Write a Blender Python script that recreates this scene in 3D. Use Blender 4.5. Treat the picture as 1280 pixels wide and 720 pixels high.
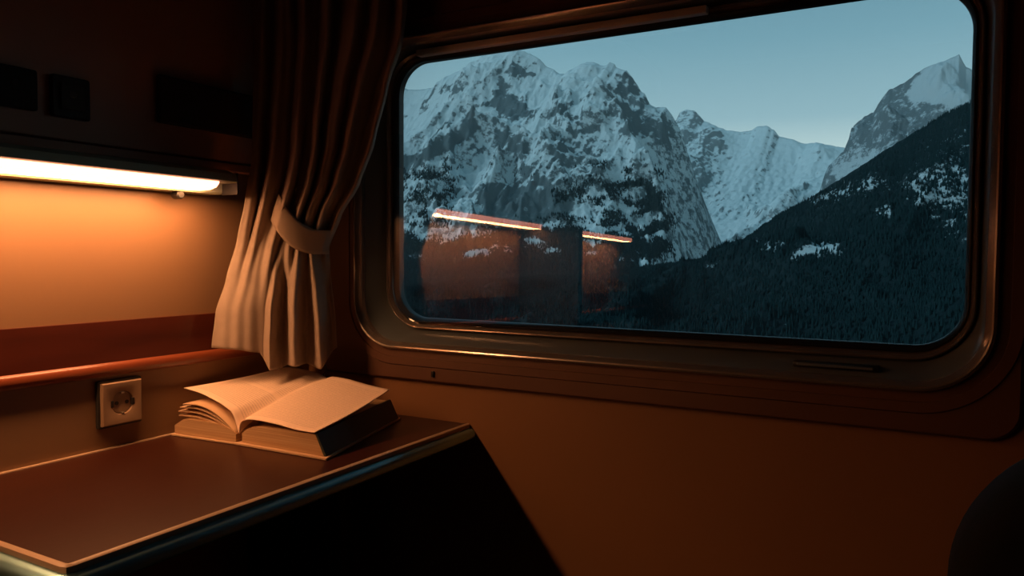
import bpy, bmesh, math, random
import numpy as np
from mathutils import Vector, Matrix
random.seed(4)
sc = bpy.context.scene
C = sc.collection
for o in list(bpy.data.objects): bpy.data.objects.remove(o)

# ---------------------------------------------------------------- camera
EYE = Vector((0, 0, 1.09))
FPX = 948.19
ROT = Matrix(((0.8733, -0.0264, 0.4865), (0.4872, 0.0350, -0.8726), (0.0060, 0.9990, 0.0434)))
_d1 = Vector((1700, -51, FPX)).normalized(); _d2 = Vector((530, 38, -FPX)).normalized()
_d3 = _d1.cross(_d2).normalized()
ROT = Matrix((_d1, _d2, _d3))
cam = bpy.data.cameras.new('camera'); co = bpy.data.objects.new('camera', cam); C.objects.link(co)
cam.sensor_width = 36; cam.lens = FPX / 1280 * 36; cam.clip_start = .02; cam.clip_end = 40000
co.matrix_world = Matrix.Translation(EYE) @ ROT.to_4x4()
sc.camera = co
# ---------------------------------------------------------------- colour management
vs = sc.view_settings
vs.view_transform = 'Standard'; vs.look = 'None'; vs.exposure = 0; vs.gamma = 1; vs.use_curve_mapping = False
# ---------------------------------------------------------------- sky and the dusk glow
LAMP = 52.0           # open underside of the strip lights
LAMP_SIDE = 4.6       # frosted front of the strip lights
w = bpy.data.worlds.new('dusk'); sc.world = w; w.use_nodes = True
nt = w.node_tree; nt.nodes.clear()
out = nt.nodes.new('ShaderNodeOutputWorld'); bg = nt.nodes.new('ShaderNodeBackground')
tc = nt.nodes.new('ShaderNodeTexCoord'); sx = nt.nodes.new('ShaderNodeSeparateXYZ'); rp = nt.nodes.new('ShaderNodeValToRGB')
nt.links.new(tc.outputs['Generated'], sx.inputs[0]); nt.links.new(sx.outputs['Z'], rp.inputs[0])
nt.links.new(rp.outputs[0], bg.inputs[0]); nt.links.new(bg.outputs[0], out.inputs[0])
e = rp.color_ramp.elements
e[0].position = 0.0; e[0].color = (.62, .82, .82, 1)
e[1].position = 1.0; e[1].color = (.09, .26, .36, 1)
for p, c in ((.10, (.74, .93, .90)), (.17, (.34, .56, .64)), (.26, (.20, .41, .51)), (.34, (.125, .30, .40)), (.6, (.12, .31, .41))):
    n = e.new(p); n.color = (*c, 1)
sun = bpy.data.lights.new('dusk_glow', 'SUN'); sun.energy = 1.75; sun.color = (.55, .85, 1.0); sun.angle = math.radians(12)
so = bpy.data.objects.new('dusk_glow', sun); C.objects.link(so)
so.rotation_euler = Vector((.62, .55, -.52)).to_track_quat('-Z', 'Y').to_euler()   # shines from behind the train, left, onto the slopes

# ---------------------------------------------------------------- helpers
Z0 = EYE.z
X0, D = -1.25, 1.284           # left wall plane, window wall plane

def mat(name, col, rough=.5, metal=0, spec=.5, coat=0, bump=0, bscale=50, var=0, vscale=8, emit=None, estr=0, stretch=None):
    m = bpy.data.materials.new(name); m.use_nodes = True
    t = m.node_tree; b = t.nodes['Principled BSDF']
    b.inputs['Base Color'].default_value = (*col, 1); b.inputs['Roughness'].default_value = rough
    b.inputs['Metallic'].default_value = metal; b.inputs['Specular IOR Level'].default_value = spec
    b.inputs['Coat Weight'].default_value = coat; b.inputs['Coat Roughness'].default_value = .15
    tc = t.nodes.new('ShaderNodeTexCoord'); src = tc.outputs['Object']
    if stretch:
        mp = t.nodes.new('ShaderNodeMapping'); mp.inputs['Scale'].default_value = stretch
        t.links.new(src, mp.inputs[0]); src = mp.outputs[0]
    if var:
        n = t.nodes.new('ShaderNodeTexNoise'); n.inputs['Scale'].default_value = vscale; n.inputs['Detail'].default_value = 6
        t.links.new(src, n.inputs['Vector'])
        r = t.nodes.new('ShaderNodeValToRGB')
        r.color_ramp.elements[0].position = .3; r.color_ramp.elements[1].position = .7
        r.color_ramp.elements[0].color = (*[c * (1 - var) for c in col], 1)
        r.color_ramp.elements[1].color = (*[min(1, c * (1 + var)) for c in col], 1)
        t.links.new(n.outputs[0], r.inputs[0]); t.links.new(r.outputs[0], b.inputs['Base Color'])
    if bump:
        n = t.nodes.new('ShaderNodeTexNoise'); n.inputs['Scale'].default_value = bscale; n.inputs['Detail'].default_value = 4
        t.links.new(src, n.inputs['Vector'])
        bp = t.nodes.new('ShaderNodeBump'); bp.inputs['Strength'].default_value = bump; bp.inputs['Distance'].default_value = .002
        t.links.new(n.outputs[0], bp.inputs['Height']); t.links.new(bp.outputs[0], b.inputs['Normal'])
    if emit:
        b.inputs['Emission Color'].default_value = (*emit, 1); b.inputs['Emission Strength'].default_value = estr
    return m

def link(name, bm, m, parent=None, smooth=None):
    me = bpy.data.meshes.new(name)
    bmesh.ops.recalc_face_normals(bm, faces=bm.faces)
    bm.to_mesh(me); bm.free(); me.materials.append(m)
    o = bpy.data.objects.new(name, me); C.objects.link(o)
    if smooth is not None:
        for p in me.polygons: p.use_smooth = True
        me.set_sharp_from_angle(angle=math.radians(smooth))
    if parent: o.parent = parent
    return o

def tag(o, label=None, cat=None, group=None, kind=None):
    if label: o['label'] = label
    if cat: o['category'] = cat
    if group: o['group'] = group
    if kind: o['kind'] = kind
    return o

def thing(name, label, cat, loc=(0, 0, 0), group=None, rz=0):
    o = bpy.data.objects.new(name, None); C.objects.link(o); o.location = loc; o.rotation_euler = (0, 0, rz)
    return tag(o, label, cat, group)

def local(o, parent):
    """keep the mesh where it was built although its thing's base is elsewhere"""
    o.data.transform(Matrix.Translation(-Vector(parent.location))); return o

def box(bm, x0, x1, y0, y1, z0, z1, bevel=0, seg=2):
    r = bmesh.ops.create_cube(bm, size=1)
    for v in r['verts']:
        v.co = Vector(((x0 + x1) / 2 + v.co.x * (x1 - x0), (y0 + y1) / 2 + v.co.y * (y1 - y0), (z0 + z1) / 2 + v.co.z * (z1 - z0)))
    if bevel:
        es = list({e for v in r['verts'] for e in v.link_edges})
        bmesh.ops.bevel(bm, geom=es, offset=bevel, segments=seg, profile=.5, affect='EDGES')
    return bm

def abox(x0, x1, y0, y1, z0, z1, bevel=0, seg=2):
    """box in world metres; z measured from eye level"""
    return box(bmesh.new(), x0, x1, y0, y1, z0 + Z0, z1 + Z0, bevel, seg)

def rrect(x0, x1, z0, z1, r, n=10):
    pts = []
    for cx, cz, a in ((x1 - r, z0 + r, -90), (x1 - r, z1 - r, 0), (x0 + r, z1 - r, 90), (x0 + r, z0 + r, 180)):
        for i in range(n + 1):
            t = math.radians(a + 90 * i / n); pts.append((cx + r * math.cos(t), cz + r * math.sin(t)))
    return pts

def loft(rings, closed=False, cap=False, bm=None):
    """rings: list of equally long closed loops of 3-D points"""
    bm = bm or bmesh.new()
    vs_ = [[bm.verts.new(p) for p in r] for r in rings]
    n = len(rings[0]); seq = list(range(len(rings) - 1)) + ([len(rings) - 1] if closed else [])
    for i in seq:
        a, b = vs_[i], vs_[(i + 1) % len(rings)]
        for k in range(n):
            bm.faces.new((a[k], a[(k + 1) % n], b[(k + 1) % n], b[k]))
    if cap:
        bm.faces.new(vs_[0][::-1]); bm.faces.new(vs_[-1])
    return bm

def frame_ring(profile, closed=True, n=14):
    """profile: list of ((x0,x1,z0,z1,r), y)"""
    return loft([[(x, y, z + Z0) for x, z in rrect(*rr, n=n)] for rr, y in profile], closed=closed)

def grow(rr, d):
    x0, x1, z0, z1, r = rr; return (x0 - d, x1 + d, z0 - d, z1 + d, max(.001, r + d))

def sheet(P, thick=0, normal_fix=None):
    """P[i][j] 3-D points -> grid mesh"""
    bm = bmesh.new()
    V = [[bm.verts.new(p) for p in row] for row in P]
    for i in range(len(P) - 1):
        for j in range(len(P[0]) - 1):
            bm.faces.new((V[i][j], V[i + 1][j], V[i + 1][j + 1], V[i][j + 1]))
    return bm

def solid(o, t, off=0):
    m = o.modifiers.new('thickness', 'SOLIDIFY'); m.thickness = t; m.offset = off; return o

def disc_ring(bm, c, axis_x, rings, n=40):
    """lathe around the X axis: rings = (radius, x)"""
    vs_ = []
    for r, x in rings:
        vs_.append([bm.verts.new((c[0] + x, c[1] + r * math.cos(2 * math.pi * k / n), c[2] + r * math.sin(2 * math.pi * k / n))) for k in range(n)])
    for a, b in zip(vs_, vs_[1:]):
        for k in range(n): bm.faces.new((a[k], a[(k + 1) % n], b[(k + 1) % n], b[k]))
    bm.faces.new(vs_[0]); bm.faces.new(vs_[-1])
    return bm

# ---------------------------------------------------------------- materials
M = dict(
    wall=mat('tan_laminate', (.27, .155, .082), .45, bump=.05, bscale=400, var=.04, vscale=3),
    wallw=mat('window_wall_laminate', (.26, .122, .050), .5, bump=.05, bscale=300, var=.04, vscale=3),
    dark=mat('dark_panel', (.035, .022, .018), .6, bump=.05, bscale=300),
    upper=mat('brown_cabinet_laminate', (.50, .26, .18), .5, bump=.05, bscale=300, var=.05),
    lower=mat('dark_lower_panel', (.02, .015, .013), .6),
    rail=mat('mahogany', (.085, .018, .010), .32, coat=.3, var=.35, vscale=18, stretch=(1, .12, 1), bump=.05, bscale=60),
    lip=mat('mahogany_lip', (.22, .055, .022), .3, coat=.3, var=.3, vscale=18, stretch=(1, .12, 1)),
    top=mat('tabletop_veneer', (.036, .009, .0045), .34, spec=.35, var=.12, vscale=14, stretch=(1, .15, 1), bump=.03, bscale=200),
    edge=mat('cream_edging', (.50, .36, .25), .35),
    alu=mat('edge_profile_metal', (.32, .62, .70), .33, metal=.9),  # teal tint puts the sky's reflection into the base colour
    frame=mat('painted_frame_metal', (.50, .42, .36), .20, metal=.75),
    ring_lit=mat('lit_ring_metal', (.75, .72, .64), .35, metal=.2),  # pale colour stands for light on the inner ring's top face
    reveal=mat('reveal_metal', (.16, .19, .205), .28, metal=.3),
    surround=mat('surround_panel', (.13, .06, .036), .45, bump=.05, bscale=200, var=.05),
    rubber=mat('black_rubber', (.006, .006, .006), .5),
    black=mat('black_plastic', (.008, .008, .009), .45),
    darkgrey=mat('dark_grey_plastic', (.03, .03, .03), .4),
    housing=mat('grey_green_metal', (.42, .48, .36), .5),
    socket=mat('beige_plastic', (.30, .20, .13), .35),
    socketdark=mat('socket_hole', (.01, .008, .007), .6),
    brass=mat('contact_metal', (.5, .45, .38), .35, metal=.9),
    fore_shade=mat('fore_edge_shade', (.03, .04, .03), .6),  # fore-edge shade and greenish window light put into the colour
    cloth=mat('curtain_cloth', (.34, .27, .22), .9, spec=.2, bump=.35, bscale=900, var=.05, vscale=60),
    tie=mat('tie_cloth', (.36, .28, .22), .9, spec=.2, bump=.3, bscale=900),
    seat=mat('black_seat_fabric', (.006, .007, .008), .9, spec=.2, bump=.4, bscale=500),
    carpet=mat('dark_carpet', (.02, .018, .017), .95, bump=.5, bscale=500),
    paperedge=None, page=None,
)
# page block edges: fine horizontal leaf lines
m = mat('page_edges', (.60, .40, .22), .8, spec=.2); t = m.node_tree; b = t.nodes['Principled BSDF']
tcn = t.nodes.new('ShaderNodeTexCoord'); mp = t.nodes.new('ShaderNodeMapping'); mp.inputs['Scale'].default_value = (6, 6, 900)
n = t.nodes.new('ShaderNodeTexNoise'); n.inputs['Scale'].default_value = 1; r = t.nodes.new('ShaderNodeValToRGB')
t.links.new(tcn.outputs['Object'], mp.inputs[0]); t.links.new(mp.outputs[0], n.inputs['Vector']); t.links.new(n.outputs[0], r.inputs[0])
r.color_ramp.elements[0].position = .3; r.color_ramp.elements[0].color = (.42, .25, .12, 1)
r.color_ramp.elements[1].position = .7; r.color_ramp.elements[1].color = (.62, .42, .24, 1)
t.links.new(r.outputs[0], b.inputs['Base Color']); M['paperedge'] = m

def page_mat(name, cols, heads):
    """cream page with faint unreadable lines of print, laid in the page's own UV"""
    m = mat(name, (.85, .66, .52), .85, spec=.2); t = m.node_tree; b = t.nodes['Principled BSDF']
    uv = t.nodes.new('ShaderNodeUVMap'); sep = t.nodes.new('ShaderNodeSeparateXYZ'); t.links.new(uv.outputs[0], sep.inputs[0])
    def math_(op, a, bb=None, c=None):
        nn = t.nodes.new('ShaderNodeMath'); nn.operation = op
        for i, v in enumerate((a, bb, c)):
            if v is None: continue
            if isinstance(v, (int, float)): nn.inputs[i].default_value = v
            else: t.links.new(v, nn.inputs[i])
        return nn.outputs[0]
    U, V = sep.outputs[0], sep.outputs[1]
    rows = math_('SINE', math_('MULTIPLY', V, 2 * math.pi * 42)); rowm = math_('GREATER_THAN', rows, -.1)
    nz = t.nodes.new('ShaderNodeTexNoise'); nz.inputs['Scale'].default_value = 1
    mp = t.nodes.new('ShaderNodeMapping'); mp.inputs['Scale'].default_value = (120, 42, 1)
    t.links.new(uv.outputs[0], mp.inputs[0]); t.links.new(mp.outputs[0], nz.inputs['Vector'])
    words = math_('GREATER_THAN', nz.outputs[0], .42)
    mask = None
    for (u0, u1, v0, v1) in cols:
        q = math_('MULTIPLY', math_('MULTIPLY', math_('GREATER_THAN', U, u0), math_('LESS_THAN', U, u1)),
                  math_('MULTIPLY', math_('GREATER_THAN', V, v0), math_('LESS_THAN', V, v1)))
        mask = q if mask is None else math_('MAXIMUM', mask, q)
    ink = math_('MULTIPLY', math_('MULTIPLY', rowm, words), math_('MULTIPLY', mask, .26))
    mx = t.nodes.new('ShaderNodeMix'); mx.data_type = 'RGBA'
    mx.inputs[6].default_value = (.85, .66, .52, 1); mx.inputs[7].default_value = (.22, .15, .10, 1)
    t.links.new(ink, mx.inputs[0]); t.links.new(mx.outputs[2], b.inputs['Base Color'])
    return m
M['pageL'] = page_mat('left_page', [(.10, .90, .06, .42), (.10, .90, .46, .93)], 0)
M['pageR'] = page_mat('right_page', [(.10, .92, .06, .93)], 0)
M['leaf'] = mat('loose_leaf', (.62, .42, .26), .85, spec=.2)

# glass: see-through with a real Fresnel reflection
g = bpy.data.materials.new('window_glass'); g.use_nodes = True; t = g.node_tree; t.nodes.clear()
o_ = t.nodes.new('ShaderNodeOutputMaterial'); mx = t.nodes.new('ShaderNodeMixShader'); tr = t.nodes.new('ShaderNodeBsdfTransparent')
gl = t.nodes.new('ShaderNodeBsdfGlossy'); gl.inputs['Roughness'].default_value = 0; fr = t.nodes.new('ShaderNodeFresnel'); fr.inputs['IOR'].default_value = 1.55
tr.inputs[0].default_value = (.96, .97, .97, 1)
t.links.new(fr.outputs[0], mx.inputs[0]); t.links.new(tr.outputs[0], mx.inputs[1]); t.links.new(gl.outputs[0], mx.inputs[2]); t.links.new(mx.outputs[0], o_.inputs[0])
M['glass'] = g
M['diffuser'] = mat('warm_diffuser', (.9, .8, .7), .5, emit=(1, .43, .17), estr=LAMP)
M['diffuser_front'] = mat('warm_frosted_front', (.9, .8, .7), .5, emit=(1, .33, .215), estr=LAMP_SIDE)

# ================================================================= SETTING
XR, YB, ZT, ZF = .95, -1.30, 1.05, -Z0
tag(link('floor', abox(X0 - .05, XR + .05, YB - .05, D + .05, ZF - .04, ZF), M['carpet']), kind='structure')
tag(link('ceiling', abox(X0 - .05, XR + .05, YB - .05, D + .05, ZT, ZT + .04), M['dark']), kind='structure')
tag(link('wall_left', abox(X0 - .05, X0, YB, D, ZF, ZT), M['wall']), kind='structure')
tag(link('wall_right', abox(XR, XR + .05, YB, D, ZF, ZT), M['dark']), kind='structure')
tag(link('wall_back', abox(X0, XR, YB - .05, YB, ZF, ZT), M['dark']), kind='structure')

A = (-1.083, .064, -.184, .432, .088)        # inner edge of the room-side ring
GL = (-1.030, .040, -.137, .411, .068)       # glass you can see
CR = (-1.044, .047, -.148, .421, .078)       # outer edge of the rubber
B = (-1.056, .056, -.160, .431, .090)        # outer edge of the inner ring
YG = D + .056
hole = grow(A, .012)
wall_rect = (X0 + .0, XR, ZF, ZT, .001)
tag(link('wall_window', frame_ring([(wall_rect, D), (hole, D), (hole, D + .08), (wall_rect, D + .08)]), M['wallw']), kind='structure')

# window
win = tag(thing('window_1', None, None), kind='structure')
SUR = (-1.235, .112, -.262, .60, .045)
YS = D - .014
def wpart(name, bm, m, smooth=40): return link(name, bm, m, win, smooth)
wpart('surround_panel', frame_ring([(grow(A, .010), D), (grow(A, .010), YS), (grow(SUR, -.004), YS), (SUR, YS + .004), (SUR, D)]), M['surround'])
# a raised band and its groove on the surround panel
gb = grow(A, .034)
wpart('surround_moulding', frame_ring([(grow(gb, -.004), YS), (grow(gb, -.003), YS - .003), (grow(gb, .012), YS - .003), (grow(gb, .014), YS)]), M['surround'])
wpart('outer_ring', frame_ring([(A, D + .004), (grow(A, .0004), D - .010), (grow(A, .0055), D - .0225), (grow(A, .0072), D - .0246), (grow(A, .0095), D - .0253), (grow(A, .012), D - .0243), (grow(A, .014), D - .0215), (grow(A, .015), YS), (grow(A, .012), D + .004)]), M['frame'], 20)
wpart('reveal', frame_ring([(A, D), (grow(B, .004), D + .038), (grow(B, .002), D + .052), (B, D + .07), (grow(A, .004), D + .075), (grow(A, .006), D)]), M['reveal'])
wpart('inner_ring', frame_ring([(grow(B, .003), D + .055), (grow(B, -.001), D + .040), (grow(B, -.003), D + .036), (grow(B, -.005), D + .0355), (grow(CR, .0055), D + .0375), (grow(CR, .0008), D + .0495), (CR, D + .055)]), M['frame'], 20)
wpart('rubber_seal', frame_ring([(grow(CR, .002), D + .066), (CR, D + .050), (grow(CR, -.003), D + .047), (grow(GL, .001), D + .054), (GL, D + .0595), (GL, D + .068)]), M['rubber'])
pane = wpart('glass_pane', loft([[(x, y, z + Z0) for x, z in rrect(*grow(GL, .012), n=10)] for y in (YG, YG + .004)], cap=True), M['glass'], None)
pc = Vector((-.495, YG + .003, .137 + Z0))
pane.data.transform(Matrix.Translation(pc) @ Matrix.Rotation(math.radians(1.0), 4, 'Z') @ Matrix.Rotation(math.radians(-.75), 4, 'X') @ Matrix.Translation(-pc))
# added pale bar painting the inner ring's lit top, latch slot at the sill, screw in the surround
wpart('lit_ring_top', abox(-.96, -.352, D + .018, D + .036, .4145, .4275, .002), M['ring_lit'])
lt = wpart('latch_plate', abox(-.198, -.072, D + .006, D + .030, -.1775, -.1690, .0015), M['black'])
link('latch_strip', abox(-.192, -.080, D + .003, D + .010, -.1745, -.1705, .001), M['reveal'], lt)
wpart('screw_hook', abox(-.895, -.889, YS - .005, YS, -.250, -.238, .001), M['black'])

# left wall: mahogany board, protruding lip, upper cabinet
tag(link('trim_1', abox(X0, X0 + .003, YB, D, -.192, -.118, .001), M['rail']), kind='structure')
bm = bmesh.new()
prof = [(0, -.213), (.006, -.213), (.0095, -.210), (.011, -.204), (.0105, -.197), (.008, -.192), (0, -.189)]
loft([[(X0 + a, y, z + Z0) for a, z in prof] for y in (YB, D)], cap=True, bm=bm)
tag(link('trim_2', bm, M['lip'], None, 50), kind='structure')

cab = thing('overhead_cabinet', 'brown overhead cabinet above the strip light, dark switches on its face', 'cabinet', (X0, .0, .18 + Z0))
XC = -1.22
body = link('body', abox(X0, XC, YB, D - .02, .180, ZT, .004), M['upper'], cab, 40); local(body, cab)
tr_ = link('bottom_trim', abox(X0 + .001, XC + .001, YB, D - .021, .1625, .1770, .001), M['upper'], cab); local(tr_, cab)
dp = link('recessed_panel', abox(XC, XC + .010, .88, 1.22, .232, .318, .004), M['dark'], cab); local(dp, cab)
lk = link('panel_catch', abox(XC + .010, XC + .014, .925, .945, .238, .246, .0015), M['darkgrey'], dp)
lk.data.transform(Matrix.Translation(-cab.location))

# dark partition at the end of the bench, seen only in the window's reflection
tag(link('wall_partition', abox(X0, -1.02, .27, .30, ZF, .175, .004), M['dark']), kind='structure')

# ================================================================= LAMPS
def strip_light(y0, y1, label):
    L = thing('strip_light', label, 'lamp', (-1.19, (y0 + y1) / 2, .133 + Z0), 'strip lights on the left wall')
    xo = -1.205
    bm = bmesh.new()   # housing: back body + top brim, one section lofted along the wall
    sec = [(X0, .1135), (xo - .004, .1135), (xo, .117), (xo, .1335), (-1.164, .1335), (-1.162, .136), (-1.166, .150), (-1.190, .159), (X0, .161)]
    loft([[(a, y, z + Z0) for a, z in sec] for y in (y0 - .01, y1 + .042)], cap=True, bm=bm)
    local(link('housing', bm, M['housing'], L, 40), L)
    bm = bmesh.new()
    base = [(xo + .0005, .1332), (xo + .0005, .1185), (xo + .004, .1165), (-1.170, .1165), (-1.164, .1180), (-1.162, .123), (-1.162, .1332)]
    cz = .1332
    ring = []
    for y, s in ((y0, 1), (y1 - .030, 1), (y1 - .014, .93), (y1 - .005, .72), (y1 - .001, .4), (y1, .1)):
        ring.append([(a, y, cz + (z - cz) * s + Z0) for a, z in base])
    loft(ring, cap=True, bm=bm)
    df = local(link('diffuser', bm, M['diffuser_front'], L, 40), L)
    df.data.materials.append(M['diffuser'])
    for p in df.data.polygons:
        if p.normal.z < -.8: p.material_index = 1
    ec = link('end_cap', abox(xo - .003, -1.1645, y1 + .0425, y1 + .046, .112, .153, .001), M['darkgrey'], L); local(ec, L)
    sw = link('switch_knob', disc_ring(bmesh.new(), (xo - .015, y1 - .045, .1075 + Z0), 0, [(.006, -.012), (.008, -.008), (.008, .008), (.006, .010)], 24), M['black'], L, 40); local(sw, L)
    return L
strip_light(.305, .968, 'glowing warm strip light under the overhead cabinet, above the table')
strip_light(-.69, .10, 'second warm strip light farther back on the left wall, beyond the partition')

# ================================================================= SOCKET AND SWITCHES
so_ = thing('power_socket', 'beige wall socket above the table, left of the book', 'socket', (X0, .82, -.262 + Z0))
cy, cz = .820, -.262
bm = bmesh.new()
def yz_plate(bm, x0, x1, hy, hz, r, ins):
    def ring(x, g): return [(x, cy + a, cz + b + Z0) for a, b in rrect(-hy - g, hy + g, -hz - g, hz + g, max(.001, r + g), n=6)]
    return loft([ring(x0, 0), ring(x1 - ins, 0), ring(x1, -ins)], cap=True, bm=bm)
local(link('back_frame', yz_plate(bmesh.new(), X0, X0 + .006, .0415, .0415, .004, .001), M['darkgrey'], so_), so_)
# face plate with a round well
bm = bmesh.new(); N = 64
def sq(x, h):
    pts = []
    for k in range(N):
        a = 2 * math.pi * k / N; c, s = math.cos(a), math.sin(a); q = h / max(abs(c), abs(s)); pts.append((x, cy + c * q, cz + s * q + Z0))
    return pts
def ci(x, r): return [(x, cy + r * math.cos(2 * math.pi * k / N), cz + r * math.sin(2 * math.pi * k / N) + Z0) for k in range(N)]
loft([sq(X0 + .004, .037), sq(X0 + .011, .037), sq(X0 + .013, .0355), ci(X0 + .013, .0215), ci(X0 + .0125, .0205), ci(X0 + .0085, .0195)], cap=True, bm=bm)
fp = link('face_plate', bm, M['socket'], so_, 35); local(fp, so_)
well = link('socket_well', loft([ci(X0 + .0085, .0192), ci(X0 + .0095, .0185)], cap=True), M['socket'], fp); local(well, so_)
for s in (-1, 1):
    ph = link('pin_hole', disc_ring(bmesh.new(), (X0 + .0092, cy + s * .0095, cz + Z0), 0, [(.0034, 0), (.0034, .0012)], 20), M['socketdark'], fp); local(ph, so_)
    ec = link('earth_clip', abox(X0 + .009, X0 + .0135, cy - .003, cy + .003, cz + s * .0175 - .0012, cz + s * .0175 + .0012, .0004), M['brass'], fp); local(ec, so_)
    key = link('side_notch', abox(X0 + .006, X0 + .0134, cy + s * .0195 - .003, cy + s * .0195 + .003, cz - .006, cz + .006, .001), M['socketdark'], fp); local(key, so_)

def switch(y, z, hy, hz, label, big):
    t_ = thing('light_switch' if not big else 'control_panel', label, 'switch', (XC, y, z + Z0))
    def ring(x, a, b, r): return [(x, y + p, z + q + Z0) for p, q in rrect(-a, a, -b, b, r, n=6)]
    local(link('plate', loft([ring(XC, hy, hz, .004), ring(XC + .006, hy, hz, .004), ring(XC + .008, hy - .002, hz - .002, .003)], cap=True), M['black'], t_), t_)
    k = .62
    ro = link('rocker', loft([ring(XC + .008, hy * k, hz * k, .002), ring(XC + .0115, hy * k * .96, hz * k * .96, .002)], cap=True), M['darkgrey'] if not big else M['black'], t_); local(ro, t_)
    ind = link('indicator', disc_ring(bmesh.new(), (XC + .0115, y, z + .005 + Z0), 0, [(.006, 0), (.005, .0015)], 20), M['reveal'] if not big else M['darkgrey'], ro); local(ind, t_)
switch(.725, .247, .031, .033, 'small square dark switch with a round button, nearer the window', False)
switch(.637, .248, .036, .031, 'wide black switch plate on the cabinet face, farther from the window', True)

# ================================================================= TABLE
TZ = -.340
tb = thing('wall_table', 'dark brown wall table with cream edging, fixed under the window', 'table', (-1.03, .87, Z0 + TZ - .03))
tx0, tx1, ty0, ty1 = X0, -.811, .468, D
def tpart(n, bm, m, sm=40): return local(link(n, bm, m, tb, sm), tb)
tpart('tabletop', abox(tx0 + .007, tx1 - .007, ty0 + .007, ty1 - .002, TZ - .026, TZ - .0006), M['top'])
tpart('back_edging', abox(tx0 + .0005, tx0 + .007, ty0 + .002, ty1 - .002, TZ - .02, TZ + .0015, .001), M['edge'])
def lpath(rings): return loft(rings, cap=True)
# front edging: cream lip on top, metal profile below; runs the long side and the end
prof_c = [(0, -.010), (.0055, -.010), (.007, -.006), (.0065, -.001), (.003, .0012), (0, .0008)]
def edge_run(prof):
    rr = []
    for (px, py, dx, dy) in ((tx1 - .007, ty1 - .002, 1, 0), (tx1 - .007, ty0 + .007 + .004, 1, 0), (tx1 - .007 - .001, ty0 + .007 + .001, .8, -.8), (tx1 - .007 - .004, ty0 + .007, 0, -1), (tx0 + .001, ty0 + .007, 0, -1)):
        rr.append([(px + a * dx, py + a * dy, TZ + z + Z0) for a, z in prof])
    return lpath(rr)
tpart('edging', edge_run(prof_c), M['edge'])
prof_m = [(0, -.030), (.017, -.030), (.0195, -.028), (.0205, -.025)] + [(.006 + .0145 * math.cos(math.radians(a)), -.022 + .014 * math.sin(math.radians(a))) for a in range(0, 91, 9)] + [(0, -.0095)]
tpart('edge_profile', edge_run(prof_m), M['alu'])
tpart('wall_bracket', abox(X0, X0 + .26, .56, .60, -.72, TZ - .027, .006), M['lower'])
tpart('wall_bracket', abox(X0, X0 + .26, 1.10, 1.14, -.72, TZ - .027, .006), M['lower'])

# ================================================================= BOOK
bk = thing('open_book', 'thick open book lying face up on the table beneath the curtain', 'book', (-1.08, 1.05, Z0 + TZ))
def bpart(n, bm, m, par=bk, sm=30): return local(link(n, bm, m, par, sm), bk)
def bi(c, s, t): # corners 00,10,01,11
    return (Vector(c[0]) * (1 - s) + Vector(c[1]) * s) * (1 - t) + (Vector(c[2]) * (1 - s) + Vector(c[3]) * s) * t
def zz(h): return Z0 + TZ + h
# cover: two boards and the spine strip
bm = bmesh.new()
def prism(bm, pts, z0, z1, shear=(0, 0)):
    a = [bm.verts.new((x, y, z0)) for x, y in pts]; b_ = [bm.verts.new((x + shear[0], y + shear[1], z1)) for x, y in pts]
    n_ = len(pts); bm.faces.new(a[::-1]); bm.faces.new(b_)
    for k in range(n_): bm.faces.new((a[k], a[(k + 1) % n_], b_[(k + 1) % n_], b_[k]))
    return bm
prism(bm, [(-1.090, .927), (-.868, .930), (-.955, 1.243), (-1.165, 1.232)], zz(.0005), zz(.0035))
bpart('back_cover', bm, M['leaf'])
bm = bmesh.new(); prism(bm, [(-1.238, .915), (-1.082, .927), (-1.157, 1.232), (-1.240, 1.225)], zz(.0004), zz(.003))
bpart('front_cover', bm, M['leaf'])
# page blocks
def block(front, back, h, segs, right):
    rings = []
    ny = 8
    for j in range(ny + 1):
        t_ = j / ny
        xa = front[0][0] * (1 - t_) + back[0][0] * t_; xb = front[1][0] * (1 - t_) + back[1][0] * t_
        ya = front[0][1] * (1 - t_) + back[0][1] * t_; yb = front[1][1] * (1 - t_) + back[1][1] * t_
        top = []; n_ = 14
        for i in range(n_ + 1):
            s = i / n_; hh = h(s, t_)
            lean = (1 - s) * 0
            top.append((xa + (xb - xa) * s - (.022 * (s if right else 0)) * (hh / .04), ya + (yb - ya) * s, zz(.004 + hh)))
        bot = [(xb, yb, zz(.004)), (xa, ya, zz(.004))]
        rings.append(top + bot)
    return loft(rings, cap=True)
bpart('right_page_block', block(((-1.072, .936), (-.880, .938)), ((-1.148, 1.226), (-.961, 1.236)),
      lambda s, t_: (.034 - .018 * math.exp(-s * 9)) , 0, True), M['paperedge'])
bpart('left_page_block', block(((-1.083, .932), (-1.236, .922)), ((-1.158, 1.226), (-1.241, 1.215)),
      lambda s, t_: (.026 - .012 * math.exp(-s * 10) + .003 * math.sin(3 * s)) * (1 - .45 * max(0, s - .85) / .15), 0, False), M['paperedge'])
# added board along the right side, fore-edge shade painted dark green
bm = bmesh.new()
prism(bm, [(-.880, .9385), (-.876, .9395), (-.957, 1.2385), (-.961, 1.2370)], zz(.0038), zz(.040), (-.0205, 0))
bpart('shaded_fore_edge', bm, M['fore_shade'])['label'] = 'fore edge with its shade painted dark green'
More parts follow.
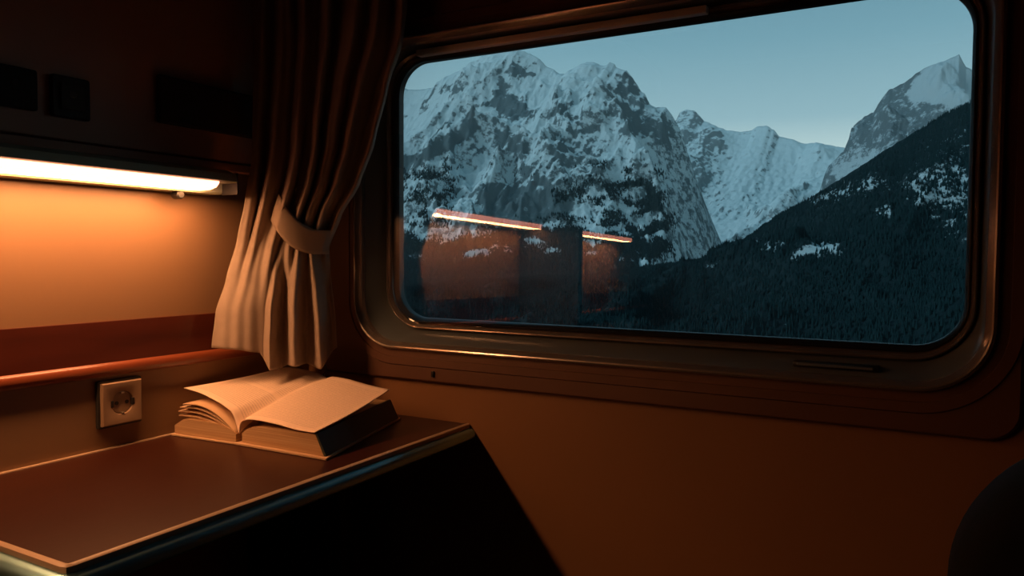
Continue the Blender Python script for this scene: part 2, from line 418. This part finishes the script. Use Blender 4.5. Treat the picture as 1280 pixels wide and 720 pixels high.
# loose leaves fanning on the left
for k, (dz, xo, bulge) in enumerate(((.034, -1.240, .006), (.043, -1.236, .007), (.052, -1.226, .008), (.060, -1.212, .009))):
    P = []
    for i in range(15):
        s = i / 14; row = []
        for j in range(9):
            t_ = j / 8
            xg = -1.086 - .068 * t_; xf = xo + 0.0 * t_
            x = xg + (xf - xg) * s; y = .934 + .26 * t_ - .004 * k * s
            z = .018 + (dz - .018) * (1 - (1 - s) ** 2.2) + bulge * math.sin(math.pi * s) * .6 + .012 * t_ * s
            row.append((x, y, zz(z)))
        P.append(row)
    solid(bpart('loose_leaf', sheet(P), M['leaf'], sm=60), .0028)
# the big open pages
def interp(pts, s):
    """arc-length resample of a polyline with catmull-rom smoothing"""
    P = [Vector(p) for p in pts]; L = [0]
    for a, b_ in zip(P, P[1:]): L.append(L[-1] + (b_ - a).length)
    q = s * L[-1]; i = 0
    while i < len(P) - 2 and q > L[i + 1]: i += 1
    f = (q - L[i]) / max(1e-9, L[i + 1] - L[i])
    p0 = P[max(0, i - 1)]; p1 = P[i]; p2 = P[i + 1]; p3 = P[min(len(P) - 1, i + 2)]
    return .5 * ((2 * p1) + (p2 - p0) * f + (2 * p0 - 5 * p1 + 4 * p2 - p3) * f * f + (-p0 + 3 * p1 - 3 * p2 + p3) * f ** 3)
LF = [(-1.083, .938, -.322), (-1.0898, .94, -.3091), (-1.1019, .94, -.2872), (-1.1206, .94, -.2775), (-1.1482, .94, -.2685), (-1.1873, .94, -.2589), (-1.232, .94, -.254)]
LB = [(-1.082, 1.172, -.258), (-1.1072, 1.17, -.249), (-1.1406, 1.17, -.2434), (-1.1747, 1.17, -.241), (-1.205, 1.17, -.2416)]
RF = [(-1.0801, .936, -.322), (-1.0758, .935, -.3037), (-1.0634, .935, -.2951), (-1.0354, .935, -.292), (-.9867, .935, -.2935), (-.9397, .935, -.2977), (-.8979, .935, -.2981)]
RB = [(-1.082, 1.172, -.258), (-1.0717, 1.165, -.2513), (-1.0588, 1.16, -.2486), (-1.0228, 1.16, -.2504), (-.9715, 1.16, -.2572), (-.9179, 1.16, -.2618)]
def page(F, Bk, name, m, dips):
    ns, nt_ = 40, 30
    P = []
    for i in range(ns + 1):
        s = i / ns; a = interp(F, s); b_ = interp(Bk, s); row = []
        for j in range(nt_ + 1):
            t_ = j / nt_; p = a.lerp(b_, t_)
            # the gutter rises quickly behind the near edge, the sheet sags slightly midway
            lift = .018 * math.exp(-s * 9) * math.sin(math.pi * min(1, t_)) ** .7
            p.z += lift - dips * math.sin(math.pi * t_) * s
            row.append((p.x, p.y, p.z + Z0))
        P.append(row)
    o = bpart(name, sheet(P), m, sm=80)
    uvl = o.data.uv_layers.new(name='UVMap')
    for poly in o.data.polygons:
        for li in poly.loop_indices:
            vi = o.data.loops[li].vertex_index; uvl.data[li].uv = ((vi // (nt_ + 1)) / ns, (vi % (nt_ + 1)) / nt_)
    return solid(o, .0012)
page(LF, LB, 'left_page', M['pageL'], .003)
page(RF, RB, 'right_page', M['pageR'], .004)

# ================================================================= CURTAIN
cu = thing('curtain', 'grey beige curtain gathered by a tie band beside the window', 'curtain', (-1.13, 1.16, Z0 - .24))
def lerp_tab(tab, z):
    if z >= tab[0][0]: return Vector(tab[0][1:])
    for a, b_ in zip(tab, tab[1:]):
        if z >= b_[0]:
            f = (a[0] - z) / (a[0] - b_[0]); f = f * f * (3 - 2 * f) * .35 + f * .65
            return Vector(a[1:]).lerp(Vector(b_[1:]), f)
    return Vector(tab[-1][1:])
LT = [(1.03, -1.2, 1.094), (0.5, -1.2, 1.087), (0.35, -1.2, 1.087), (0.19, -1.2, 1.082), (0.108, -1.2, 1.064), (0.027, -1.222, 1.0615), (-0.052, -1.222, 1.0328), (-0.113, -1.222, 1.0073), (-0.178, -1.222, 0.997), (-0.26, -1.222, 0.995)]
RT = [(1.03, -.90, 1.225), (.50, -.925, 1.225), (.424, -.936, 1.225), (.333, -.975, 1.225), (.224, -1.008, 1.222), (.144, -1.042, 1.218), (.08, -1.086, 1.212), (.013, -1.114, 1.205), (-.055, -1.108, 1.205), (-.139, -1.099, 1.208), (-.26, -1.094, 1.21)]
NS = 260
def fold(s, z):
    """signed displacement towards the room, metres"""
    tie = math.exp(-((z - .03) / .07) ** 2)
    low = 1 / (1 + math.exp((z - .0) / .03)); up = 1 - low
    ph = .35 * math.sin(z * 5)
    ss = s + .018 * math.sin(9 * s + z * 7)
    a_up = .020 * math.sin(2 * math.pi * (6.5 * ss + .08 * ph)) + .008 * math.sin(2 * math.pi * (11.3 * ss + .3) + z * 3)
    # below the tie: one broad flap on the left then deeper pleats
    q = max(0, (s - .36)) / .64
    a_lo = (.013 * math.sin(math.pi * min(1, s / .40)) if s < .40 else 0) + (.024 * math.sin(2 * math.pi * (3.0 * q ** .9) - .4) * min(1, (s - .36) / .06) if s > .36 else 0)
    a_lo += .0012 * math.sin(2 * math.pi * 9 * ss + z * 12) 
    d = up * a_up + low * a_lo * (.55 + min(1, max(0, -z) / .16) * .6)
    return d * (1 - .45 * tie)
def hem(s):
    # lower edge height per place along the cloth (cut higher where the fold swings out)
    k = [(0, -.182), (.18, -.186), (.34, -.195), (.42, -.228), (.50, -.234), (.56, -.222), (.70, -.226), (.84, -.233), (.92, -.215), (1, -.196)]
    for a, b_ in zip(k, k[1:]):
        if s <= b_[0]: return a[1] + (b_[1] - a[1]) * (s - a[0]) / (b_[0] - a[0])
    return k[-1][1]
def cloth_point(s, z, extra=0):
    L = lerp_tab(LT, z); R_ = lerp_tab(RT, z)
    n_ = Vector((.70, -.714))
    # bow the line outwards so that it does not run through the corner
    se = s
    if z < .25:  # more cloth bunched right of the flap
        k = min(1, (.25 - z) / .2); se = s * (1 - k) + k * (s ** .92)
    p = L.lerp(R_, se) + n_ * ((.028 - .016 / (1 + math.exp((z + .08) / .03))) * math.sin(math.pi * s) + .012 + fold(s, z) + extra)
    p.x = max(p.x, -1.244 if z < .10 else -1.216); p.y = min(p.y, 1.262)
    return (p.x, p.y, z + Z0)
P = []
NZ = 150
for i in range(NS + 1):
    s = i / NS; h = hem(s); row = []
    for j in range(NZ + 1):
        t_ = j / NZ; z = 1.02 + (h - 1.02) * (t_ ** .72)
        row.append(cloth_point(s, z))
    P.append(row)
solid(local(link('cloth', sheet(P), M['cloth'], cu, 80), cu), .0022)
# the tie band wraps the gathered cloth and drops to the right
P = []
for i in range(61):
    s = i / 60
    S = .30 + .69 * s
    zc = .092 - .068 * (1 - (1 - min(1, s / .8)) ** 2.0)
    hw = .026 - .002 * s
    row = []
    for j in range(9):
        v = j / 8 * 2 - 1; z = zc + v * hw
        base = lerp_tab(LT, z).lerp(lerp_tab(RT, z), S)
        n_ = Vector((.70, -.714)); e_ = .028 * math.sin(math.pi * S) + .012 + .019 * min(1, s / .12) ** .7 * (1 - .9 * max(0, s - .9) / .1) - .003 * v * v
        p = base + n_ * e_
        row.append((p.x, p.y, z + Z0))
    P.append(row)
solid(local(link('tie_band', sheet(P), M['tie'], cu, 80), cu), .003)
# thin pull cord hanging at the bottom of the curtain
bm = bmesh.new()
rings = []
for k in range(12):
    z = -.232 - .030 * k / 11; x = -1.118 + .004 * math.sin(k * .5); y = 1.196
    rings.append([(x + .0013 * math.cos(a * math.pi / 4), y + .0013 * math.sin(a * math.pi / 4), z + Z0) for a in range(8)])
loft(rings, cap=True, bm=bm)
local(link('hem_cord', bm, M['black'], cu, 80), cu)

# ================================================================= SEAT (black silhouette at lower right)
st = thing('train_seat', 'black upholstered seat with rounded backrest, cut off at the lower right', 'seat', (.31, .72, 0))
bm = bmesh.new()
rings = []
for y, g_, in ((.905, -.020), (.890, -.006), (.860, 0), (.815, 0), (.790, -.008), (.778, -.024)):
    rings.append([(x, y + (.05 * (z + .17)), z + Z0) for x, z in rrect(.018 - g_ , .60 + g_, -.64, -.158 + g_, .155 + g_, n=16)])
loft(rings, cap=True, bm=bm); local(link('backrest', bm, M['seat'], st, 60), st)
local(link('cushion', abox(.03, .59, .36, .80, -.76, -.64, .03, 4), M['seat'], st, 60), st)
local(link('base', abox(.06, .56, .42, .84, -1.09, -.761, .01), M['black'], st), st)

# ================================================================= OUTSIDE
def perlin(x, y, seed=0):
    xi = np.floor(x).astype(np.int64); yi = np.floor(y).astype(np.int64); xf = x - xi; yf = y - yi
    def gr(ix, iy):
        h = (ix * 374761393 + iy * 668265263 + seed * 982451653) & 0xffffffff
        h = ((h ^ (h >> 13)) * 1274126177) & 0xffffffff; h = h ^ (h >> 16)
        a = (h & 0xffff) / 65536 * 2 * np.pi; return np.cos(a), np.sin(a)
    u = xf * xf * xf * (xf * (xf * 6 - 15) + 10); v = yf * yf * yf * (yf * (yf * 6 - 15) + 10)
    r_ = []
    for dx, dy in ((0, 0), (1, 0), (0, 1), (1, 1)):
        a, b_ = gr(xi + dx, yi + dy); r_.append(a * (xf - dx) + b_ * (yf - dy))
    return (r_[0] * (1 - u) + r_[1] * u) * (1 - v) + (r_[2] * (1 - u) + r_[3] * u) * v
def fbm(x, y, o=5, seed=0):
    s = 0; a = 1
    for i in range(o): s = s + a * perlin(x, y, seed + i); x = x * 2.03; y = y * 2.03; a *= .5
    return s
def ridged(x, y, o=5, seed=0):
    s = 0; a = 1; wgt = 1
    for i in range(o):
        n_ = 1 - np.abs(perlin(x, y, seed + i)) * 2; n_ = n_ * n_ * wgt; s = s + a * n_; wgt = np.clip(n_ * 1.5, 0, 1); x = x * 2.07; y = y * 2.07; a *= .52
    return s
RN = np.array([list(r_) for r_ in ROT])
def bearing(px, py):
    d = RN @ np.array([px - 640, 360 - py, -FPX]); return d[0] / d[1], d[2] / d[1]
def to_photo(X, Y, Z):          # where a surveyed point of the landscape is sighted from the train
    q = RN.T @ np.array([X.ravel(), Y.ravel(), Z.ravel()]); return (640 - q[0] / q[2] * FPX).reshape(X.shape), (360 + q[1] / q[2] * FPX).reshape(X.shape)
def poly_mask(px, py, poly, soft):
    """1 inside the polygon, soft edge"""
    ins = np.zeros(px.shape, bool); dist = np.full(px.shape, 1e9); n_ = len(poly)
    for i in range(n_):
        x1, y1 = poly[i]; x2, y2 = poly[(i + 1) % n_]
        c = ((y1 > py) != (y2 > py)) & (px < (x2 - x1) * (py - y1) / (y2 - y1 + 1e-9) + x1); ins ^= c
        L2 = (x2 - x1) ** 2 + (y2 - y1) ** 2; t_ = np.clip(((px - x1) * (x2 - x1) + (py - y1) * (y2 - y1)) / L2, 0, 1)
        dist = np.minimum(dist, np.hypot(px - x1 - t_ * (x2 - x1), py - y1 - t_ * (y2 - y1)))
    sd = np.where(ins, dist, -dist); return np.clip(.5 + sd / (2 * soft), 0, 1)

def terrain_mat(name, snow, rock, wood, th):
    m = bpy.data.materials.new(name); m.use_nodes = True; t = m.node_tree; b = t.nodes['Principled BSDF']
    b.inputs['Roughness'].default_value = .9; b.inputs['Specular IOR Level'].default_value = .1
    at = t.nodes.new('ShaderNodeAttribute'); at.attribute_name = 'rock'; aw = t.nodes.new('ShaderNodeAttribute'); aw.attribute_name = 'wood'
    tcn = t.nodes.new('ShaderNodeTexCoord'); nz = t.nodes.new('ShaderNodeTexNoise'); nz.inputs['Scale'].default_value = .02; nz.inputs['Detail'].default_value = 9; nz.inputs['Roughness'].default_value = .72
    t.links.new(tcn.outputs['Object'], nz.inputs['Vector'])
    def ma(op, a, b2, cl=False):
        q = t.nodes.new('ShaderNodeMath'); q.operation = op; q.use_clamp = cl
        for i, v in enumerate((a, b2)):
            if isinstance(v, (int, float)): q.inputs[i].default_value = v
            else: t.links.new(v, q.inputs[i])
        return q.outputs[0]
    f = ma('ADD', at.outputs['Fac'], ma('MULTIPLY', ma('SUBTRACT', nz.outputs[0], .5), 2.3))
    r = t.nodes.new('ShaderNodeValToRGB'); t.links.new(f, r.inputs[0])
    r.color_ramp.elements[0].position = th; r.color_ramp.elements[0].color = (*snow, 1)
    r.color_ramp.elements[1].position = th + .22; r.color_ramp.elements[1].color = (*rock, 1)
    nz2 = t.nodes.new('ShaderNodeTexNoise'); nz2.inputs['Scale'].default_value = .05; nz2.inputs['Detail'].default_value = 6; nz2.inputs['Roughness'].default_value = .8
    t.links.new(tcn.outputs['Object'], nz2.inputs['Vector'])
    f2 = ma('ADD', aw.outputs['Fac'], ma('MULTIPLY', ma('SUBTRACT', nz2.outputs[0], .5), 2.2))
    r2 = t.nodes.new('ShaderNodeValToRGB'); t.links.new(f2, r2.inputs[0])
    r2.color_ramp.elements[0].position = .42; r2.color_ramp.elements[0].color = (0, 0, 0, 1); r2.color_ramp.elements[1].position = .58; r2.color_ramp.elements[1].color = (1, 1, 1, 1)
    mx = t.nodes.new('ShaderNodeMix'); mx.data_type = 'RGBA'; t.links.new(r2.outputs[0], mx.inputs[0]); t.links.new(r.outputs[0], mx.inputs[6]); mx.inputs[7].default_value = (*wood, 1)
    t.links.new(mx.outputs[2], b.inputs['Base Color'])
    bp = t.nodes.new('ShaderNodeBump'); bp.inputs['Strength'].default_value = .6; bp.inputs['Distance'].default_value = 14
    t.links.new(nz.outputs[0], bp.inputs['Height']); t.links.new(bp.outputs[0], b.inputs['Normal'])
    return m

def massif(name, ridge_px, Y0, Yf, zf, relief, res, m, seed, paint, label, jag=0, behind=.35, scale=700, pw=1.15, cat='mountain'):
    uv = [bearing(*p) for p in ridge_px]; uu = np.array([a for a, _ in uv]) * Y0; hh = np.array([b_ for _, b_ in uv]) * Y0
    nx, ny = res
    xs = np.linspace(uu[0], uu[-1], nx); ts = np.concatenate([np.linspace(0, 1, ny), 1 + np.linspace(0, behind, ny // 5 + 2)[1:]])
    X, T = np.meshgrid(xs, ts, indexing='ij'); Y = Yf + (Y0 - Yf) * T
    H = np.interp(xs, uu, hh); H = H + jag * fbm(xs / (jag * 5 + 1), xs * 0 + seed, 5, seed)
    # lower down, the slope follows a smoothed crest
    k = max(3, nx // 14); Hs = np.convolve(np.pad(H, k, mode='edge'), np.ones(2 * k + 1) / (2 * k + 1), 'valid')
    wgt = np.clip(T, 0, 1) ** 2.2
    Hm = H[:, None] * wgt + Hs[:, None] * (1 - wgt)
    Zb = zf + (Hm - zf) * np.clip(T, 0, 1) ** pw
    Zb = np.where(T > 1, H[:, None] - (T - 1) * (Hm - zf) * 1.6, Zb)
    env = (np.clip(T, 0, 1) * np.clip(1 - T, 0, 1) * 4) ** .6
    wx = X + 120 * fbm(X / 500, Y / 500, 3, seed + 40); wy = Y + 120 * fbm(X / 500, Y / 500, 3, seed + 50)
    R1 = ridged(wx / scale, wy / (scale * 1.5), 6, seed) - 1.0
    Z = Zb + relief * env * R1 * .55 + relief * .10 * env * fbm(X / 60, Y / 60, 4, seed + 9)
    front = T < 1
    sight = H[:, None] * Y / Y0 - (1 - T) * (Y0 - Yf) * .05
    Z = np.where(front, np.minimum(Z, sight), Z)
    # paint and local relief of the crags
    px, py = to_photo(X, Y, Z)
    wpx = px + 7 * fbm(X / 130, Z / 130, 4, seed + 70); wpy = py + 6 * fbm(X / 130, Z / 130, 4, seed + 80)
    gx = np.gradient(Z, axis=0) / np.gradient(X, axis=0); gy = np.gradient(Z, axis=1) / np.gradient(Y, axis=1)
    nzv = 1 / np.sqrt(1 + gx * gx + gy * gy)
    rock, wood = paint(wpx, wpy, X, Y, Z, nzv, gx)
    bm_v = np.stack([X, Y, Z + Z0], -1).reshape(-1, 3)
    n1, n2 = X.shape; idx = np.arange(n1 * n2).reshape(n1, n2)
    F = np.stack([idx[:-1, :-1], idx[1:, :-1], idx[1:, 1:], idx[:-1, 1:]], -1).reshape(-1, 4)
    me = bpy.data.meshes.new(name); me.from_pydata(bm_v.tolist(), [], F.tolist()); me.materials.append(m)
    for nm, arr in (('rock', rock), ('wood', wood)):
        at = me.attributes.new(nm, 'FLOAT', 'POINT'); at.data.foreach_set('value', np.clip(arr, 0, 1).astype(np.float32).ravel())
    me.polygons.foreach_set('use_smooth', [True] * len(me.polygons))
    o = bpy.data.objects.new(name, me); C.objects.link(o); tag(o, label, cat)
    return X, Y, Z, wood, px, py

SNOW = (.47, .53, .55); ROCK = (.10, .128, .138); WOOD = (.020, .034, .034)
SM = lambda a, lo, hi: np.clip((a - lo) / (hi - lo), 0, 1)

# farthest: snowy ridge at the head of the valley
def paint_far(px, py, X, Y, Z, nz, gx):
    r_ = .30 + .9 * (SM(-nz, -.80, -.55)) - .35 * SM(px, 880, 960) + .25 * poly_mask(px, py, [(1000, 215), (1030, 215), (1022, 235), (1005, 232)], 5)
    r_ = r_ + .30 * poly_mask(px, py, [(835, 138), (905, 155), (900, 185), (850, 190)], 10) + .18 * (np.abs(py - 262) < 14) * (px < 960)
    return r_ * .8, np.zeros(px.shape)
massif('snow_ridge', [(760, 150), (800, 150), (835, 146), (845, 151), (850, 140), (857, 137), (868, 138), (880, 151), (892, 156), (905, 162), (925, 165), (940, 163), (946, 158), (958, 157), (968, 163), (975, 171), (990, 174), (1005, 180), (1020, 178), (1045, 183), (1080, 188), (1130, 195)],
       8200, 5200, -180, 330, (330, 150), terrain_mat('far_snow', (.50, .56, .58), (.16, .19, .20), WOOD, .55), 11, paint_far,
       'pale snowy ridge closing the head of the valley, lowest on the skyline', jag=10, scale=1100, pw=1.05)
# right: bare cliff shoulder
def paint_cliff(px, py, X, Y, Z, nz, gx):
    r_ = .80 - .75 * poly_mask(px, py, [(1133, 118), (1160, 80), (1199, 66), (1230, 90), (1225, 120), (1190, 130), (1150, 127)], 5)
    r_ = r_ - .45 * poly_mask(px, py, [(1035, 205), (1090, 192), (1150, 185), (1190, 165), (1150, 215), (1060, 240)], 9)
    return r_, np.zeros(px.shape)
massif('cliff_peak', [(1020, 262), (1030, 225), (1034, 212), (1045, 200), (1058, 186), (1064, 172), (1067, 157), (1080, 146), (1092, 140), (1103, 122), (1112, 112), (1130, 104), (1145, 92), (1160, 83), (1180, 76), (1192, 71), (1199, 68), (1203, 76), (1208, 84), (1216, 88), (1240, 75), (1290, 60)],
       5600, 4300, -120, 260, (260, 130), terrain_mat('cliff', (.36, .41, .43), (.105, .13, .14), WOOD, .52), 23, paint_cliff,
       'steep bare cliff peak at the right with a smooth snow cap', jag=8, scale=520, pw=.9)
# main massif
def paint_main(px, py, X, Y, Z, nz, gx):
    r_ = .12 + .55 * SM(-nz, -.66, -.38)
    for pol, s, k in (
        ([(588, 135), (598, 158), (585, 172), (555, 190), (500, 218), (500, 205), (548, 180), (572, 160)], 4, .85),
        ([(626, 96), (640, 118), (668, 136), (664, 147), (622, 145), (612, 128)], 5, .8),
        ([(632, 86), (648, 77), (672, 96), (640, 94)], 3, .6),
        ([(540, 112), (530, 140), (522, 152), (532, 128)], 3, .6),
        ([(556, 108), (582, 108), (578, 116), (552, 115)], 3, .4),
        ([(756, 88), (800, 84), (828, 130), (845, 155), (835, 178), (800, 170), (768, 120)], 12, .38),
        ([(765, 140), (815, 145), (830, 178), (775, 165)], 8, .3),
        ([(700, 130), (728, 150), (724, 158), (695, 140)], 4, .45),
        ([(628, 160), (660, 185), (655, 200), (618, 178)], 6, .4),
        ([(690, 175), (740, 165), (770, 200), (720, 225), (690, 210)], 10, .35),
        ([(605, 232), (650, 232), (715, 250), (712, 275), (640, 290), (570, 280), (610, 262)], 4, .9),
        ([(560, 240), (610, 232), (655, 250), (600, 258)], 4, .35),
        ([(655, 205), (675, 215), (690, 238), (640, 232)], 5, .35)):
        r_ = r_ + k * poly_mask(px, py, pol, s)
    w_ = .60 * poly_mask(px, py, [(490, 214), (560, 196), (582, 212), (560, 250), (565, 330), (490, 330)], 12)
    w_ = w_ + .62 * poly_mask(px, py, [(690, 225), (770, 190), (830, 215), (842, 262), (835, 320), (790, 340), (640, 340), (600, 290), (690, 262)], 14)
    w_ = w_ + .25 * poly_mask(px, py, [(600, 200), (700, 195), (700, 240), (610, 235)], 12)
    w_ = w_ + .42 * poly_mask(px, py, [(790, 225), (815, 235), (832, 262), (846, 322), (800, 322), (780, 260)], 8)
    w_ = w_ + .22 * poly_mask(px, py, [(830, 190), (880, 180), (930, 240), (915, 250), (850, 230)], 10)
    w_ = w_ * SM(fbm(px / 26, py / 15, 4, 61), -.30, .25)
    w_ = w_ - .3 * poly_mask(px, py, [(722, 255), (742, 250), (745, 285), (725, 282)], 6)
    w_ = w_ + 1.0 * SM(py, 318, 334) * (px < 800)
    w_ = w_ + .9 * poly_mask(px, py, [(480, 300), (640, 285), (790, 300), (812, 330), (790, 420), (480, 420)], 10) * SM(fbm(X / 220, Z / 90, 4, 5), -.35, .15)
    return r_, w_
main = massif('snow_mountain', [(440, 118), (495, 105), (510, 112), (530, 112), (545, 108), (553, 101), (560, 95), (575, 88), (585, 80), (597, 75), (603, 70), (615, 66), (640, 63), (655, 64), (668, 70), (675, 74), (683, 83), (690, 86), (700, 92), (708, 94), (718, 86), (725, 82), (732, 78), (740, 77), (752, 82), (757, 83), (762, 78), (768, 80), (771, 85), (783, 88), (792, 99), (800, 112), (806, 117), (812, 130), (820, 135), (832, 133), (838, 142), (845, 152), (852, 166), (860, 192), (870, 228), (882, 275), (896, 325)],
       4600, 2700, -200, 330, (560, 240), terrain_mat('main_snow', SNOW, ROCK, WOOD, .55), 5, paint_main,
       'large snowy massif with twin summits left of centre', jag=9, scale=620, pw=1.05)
# near dark wooded slope on the right
def paint_near(px, py, X, Y, Z, nz, gx):
    w_ = .95 + 0 * px
    for pol, s, k in (([(985, 318), (1010, 306), (1050, 303), (1055, 316), (1020, 322), (985, 326)], 5, .75),
                      ([(940, 302), (975, 293), (985, 305), (955, 312)], 5, .45),
                      ([(1010, 245), (1060, 225), (1110, 215), (1120, 235), (1060, 248), (1020, 258)], 8, .48),
                      ([(1125, 225), (1205, 195), (1220, 260), (1150, 262)], 10, .50),
                      ([(1140, 185), (1220, 150), (1220, 190), (1130, 215)], 9, .28),
                      ([(1090, 260), (1115, 255), (1112, 275), (1092, 275)], 4, .5),
                      ([(870, 330), (900, 322), (900, 345), (870, 342)], 5, .3),
                      ([(1165, 270), (1220, 260), (1220, 300), (1170, 300)], 6, .25)):
        w_ = w_ - k * poly_mask(px, py, pol, s)
    return .1 + 0 * px, w_
near = massif('wooded_slope', [(600, 352), (720, 344), (800, 336), (840, 331), (885, 325), (905, 313), (940, 292), (970, 274), (1000, 256), (1025, 239), (1050, 224), (1075, 208), (1100, 192), (1125, 176), (1150, 161), (1180, 145), (1211, 130), (1260, 102), (1300, 82)],
       2500, 900, -190, 120, (420, 170), terrain_mat('wooded', (.36, .42, .44), (.08, .09, .09), (.008, .019, .022), .75), 31, paint_near,
       'dark wooded slope in front, rising to the right behind the glass', jag=5, scale=420, pw=1.2, cat='hill')
# valley floor
xs = np.linspace(-5200, 2500, 120); ys = np.linspace(60, 5200, 120)
Xg, Yg = np.meshgrid(xs, ys, indexing='ij'); Zg = -150 - 40 * SM(Yg, 400, 2500) + 12 * fbm(Xg / 300, Yg / 300, 4, 3)
idx = np.arange(Xg.size).reshape(Xg.shape)
me = bpy.data.meshes.new('valley_ground'); me.from_pydata(np.stack([Xg, Yg, Zg + Z0], -1).reshape(-1, 3).tolist(), [], np.stack([idx[:-1, :-1], idx[1:, :-1], idx[1:, 1:], idx[:-1, 1:]], -1).reshape(-1, 4).tolist())
me.materials.append(mat('valley_forest_floor', (.014, .022, .025), .95, spec=.1, var=.5, vscale=.01))
o = bpy.data.objects.new('valley_ground', me); C.objects.link(o); tag(o, 'dark wooded valley floor', 'ground', kind='structure')

# thin evening haze between the train and the mountains
bm = bmesh.new(); box(bm, -9000, 5000, 1500, 9500, -400, 3200)
hz = bpy.data.materials.new('evening_haze'); hz.use_nodes = True; t = hz.node_tree; t.nodes.clear()
o_ = t.nodes.new('ShaderNodeOutputMaterial'); vsn = t.nodes.new('ShaderNodeVolumeScatter'); vsn.inputs['Color'].default_value = (.80, .93, 1, 1); vsn.inputs['Density'].default_value = 1.6e-5
t.links.new(vsn.outputs[0], o_.inputs['Volume'])
tag(link('haze', bm, hz), 'thin blue evening haze hanging in the valley', 'haze', kind='stuff')

# conifers: far too many and too small to count
def forest(name, field, n_, hmin, hmax, thr, label, seed, ymax=None):
    X, Y, Z, wd, px, py = field; rng = np.random.default_rng(seed)
    n1, n2 = X.shape; lim = n2 * 5 // 6 - 1
    V = []; F = []; cnt = 0
    I = rng.random(n_ * 6) * (n1 - 2); J = rng.random(n_ * 6) * (lim - 1)
    for a, b_ in zip(I, J):
        i, j = int(a), int(b_); fa, fb = a - i, b_ - j
        if not (490 < px[i, j] < 1225 and py[i, j] < 445): continue
        if rng.random() > SM(wd[i, j], thr, thr + .5): continue
        q = lambda A_: (A_[i, j] * (1 - fa) + A_[i + 1, j] * fa) * (1 - fb) + (A_[i, j + 1] * (1 - fa) + A_[i + 1, j + 1] * fa) * fb
        x, y, z = q(X), q(Y), q(Z) + Z0 - 1.5; h = hmin + (hmax - hmin) * rng.random(); r_ = h * .24; k = len(V); ph = rng.random() * 2
        for s in range(5): V.append((x + r_ * math.cos(ph + s * 1.2566), y + r_ * math.sin(ph + s * 1.2566), z))
        V.append((x, y, z + h))
        for s in range(5): F.append((k + s, k + (s + 1) % 5, k + 5))
        cnt += 1
        if cnt >= n_: break
    me = bpy.data.meshes.new(name); me.from_pydata(V, [], F); me.materials.append(M['tree'])
    o = bpy.data.objects.new(name, me); C.objects.link(o); tag(o, label, 'forest', kind='stuff')
M['tree'] = mat('conifer', (.009, .024, .027), .95, spec=.05)
forest('conifer_forest', near, 50000, 8, 15, .15, 'dark conifers covering the near slope on the right', 1)
forest('conifer_forest', main, 26000, 11, 21, .2, 'scattered conifers on the lower flanks of the large snowy massif', 2)
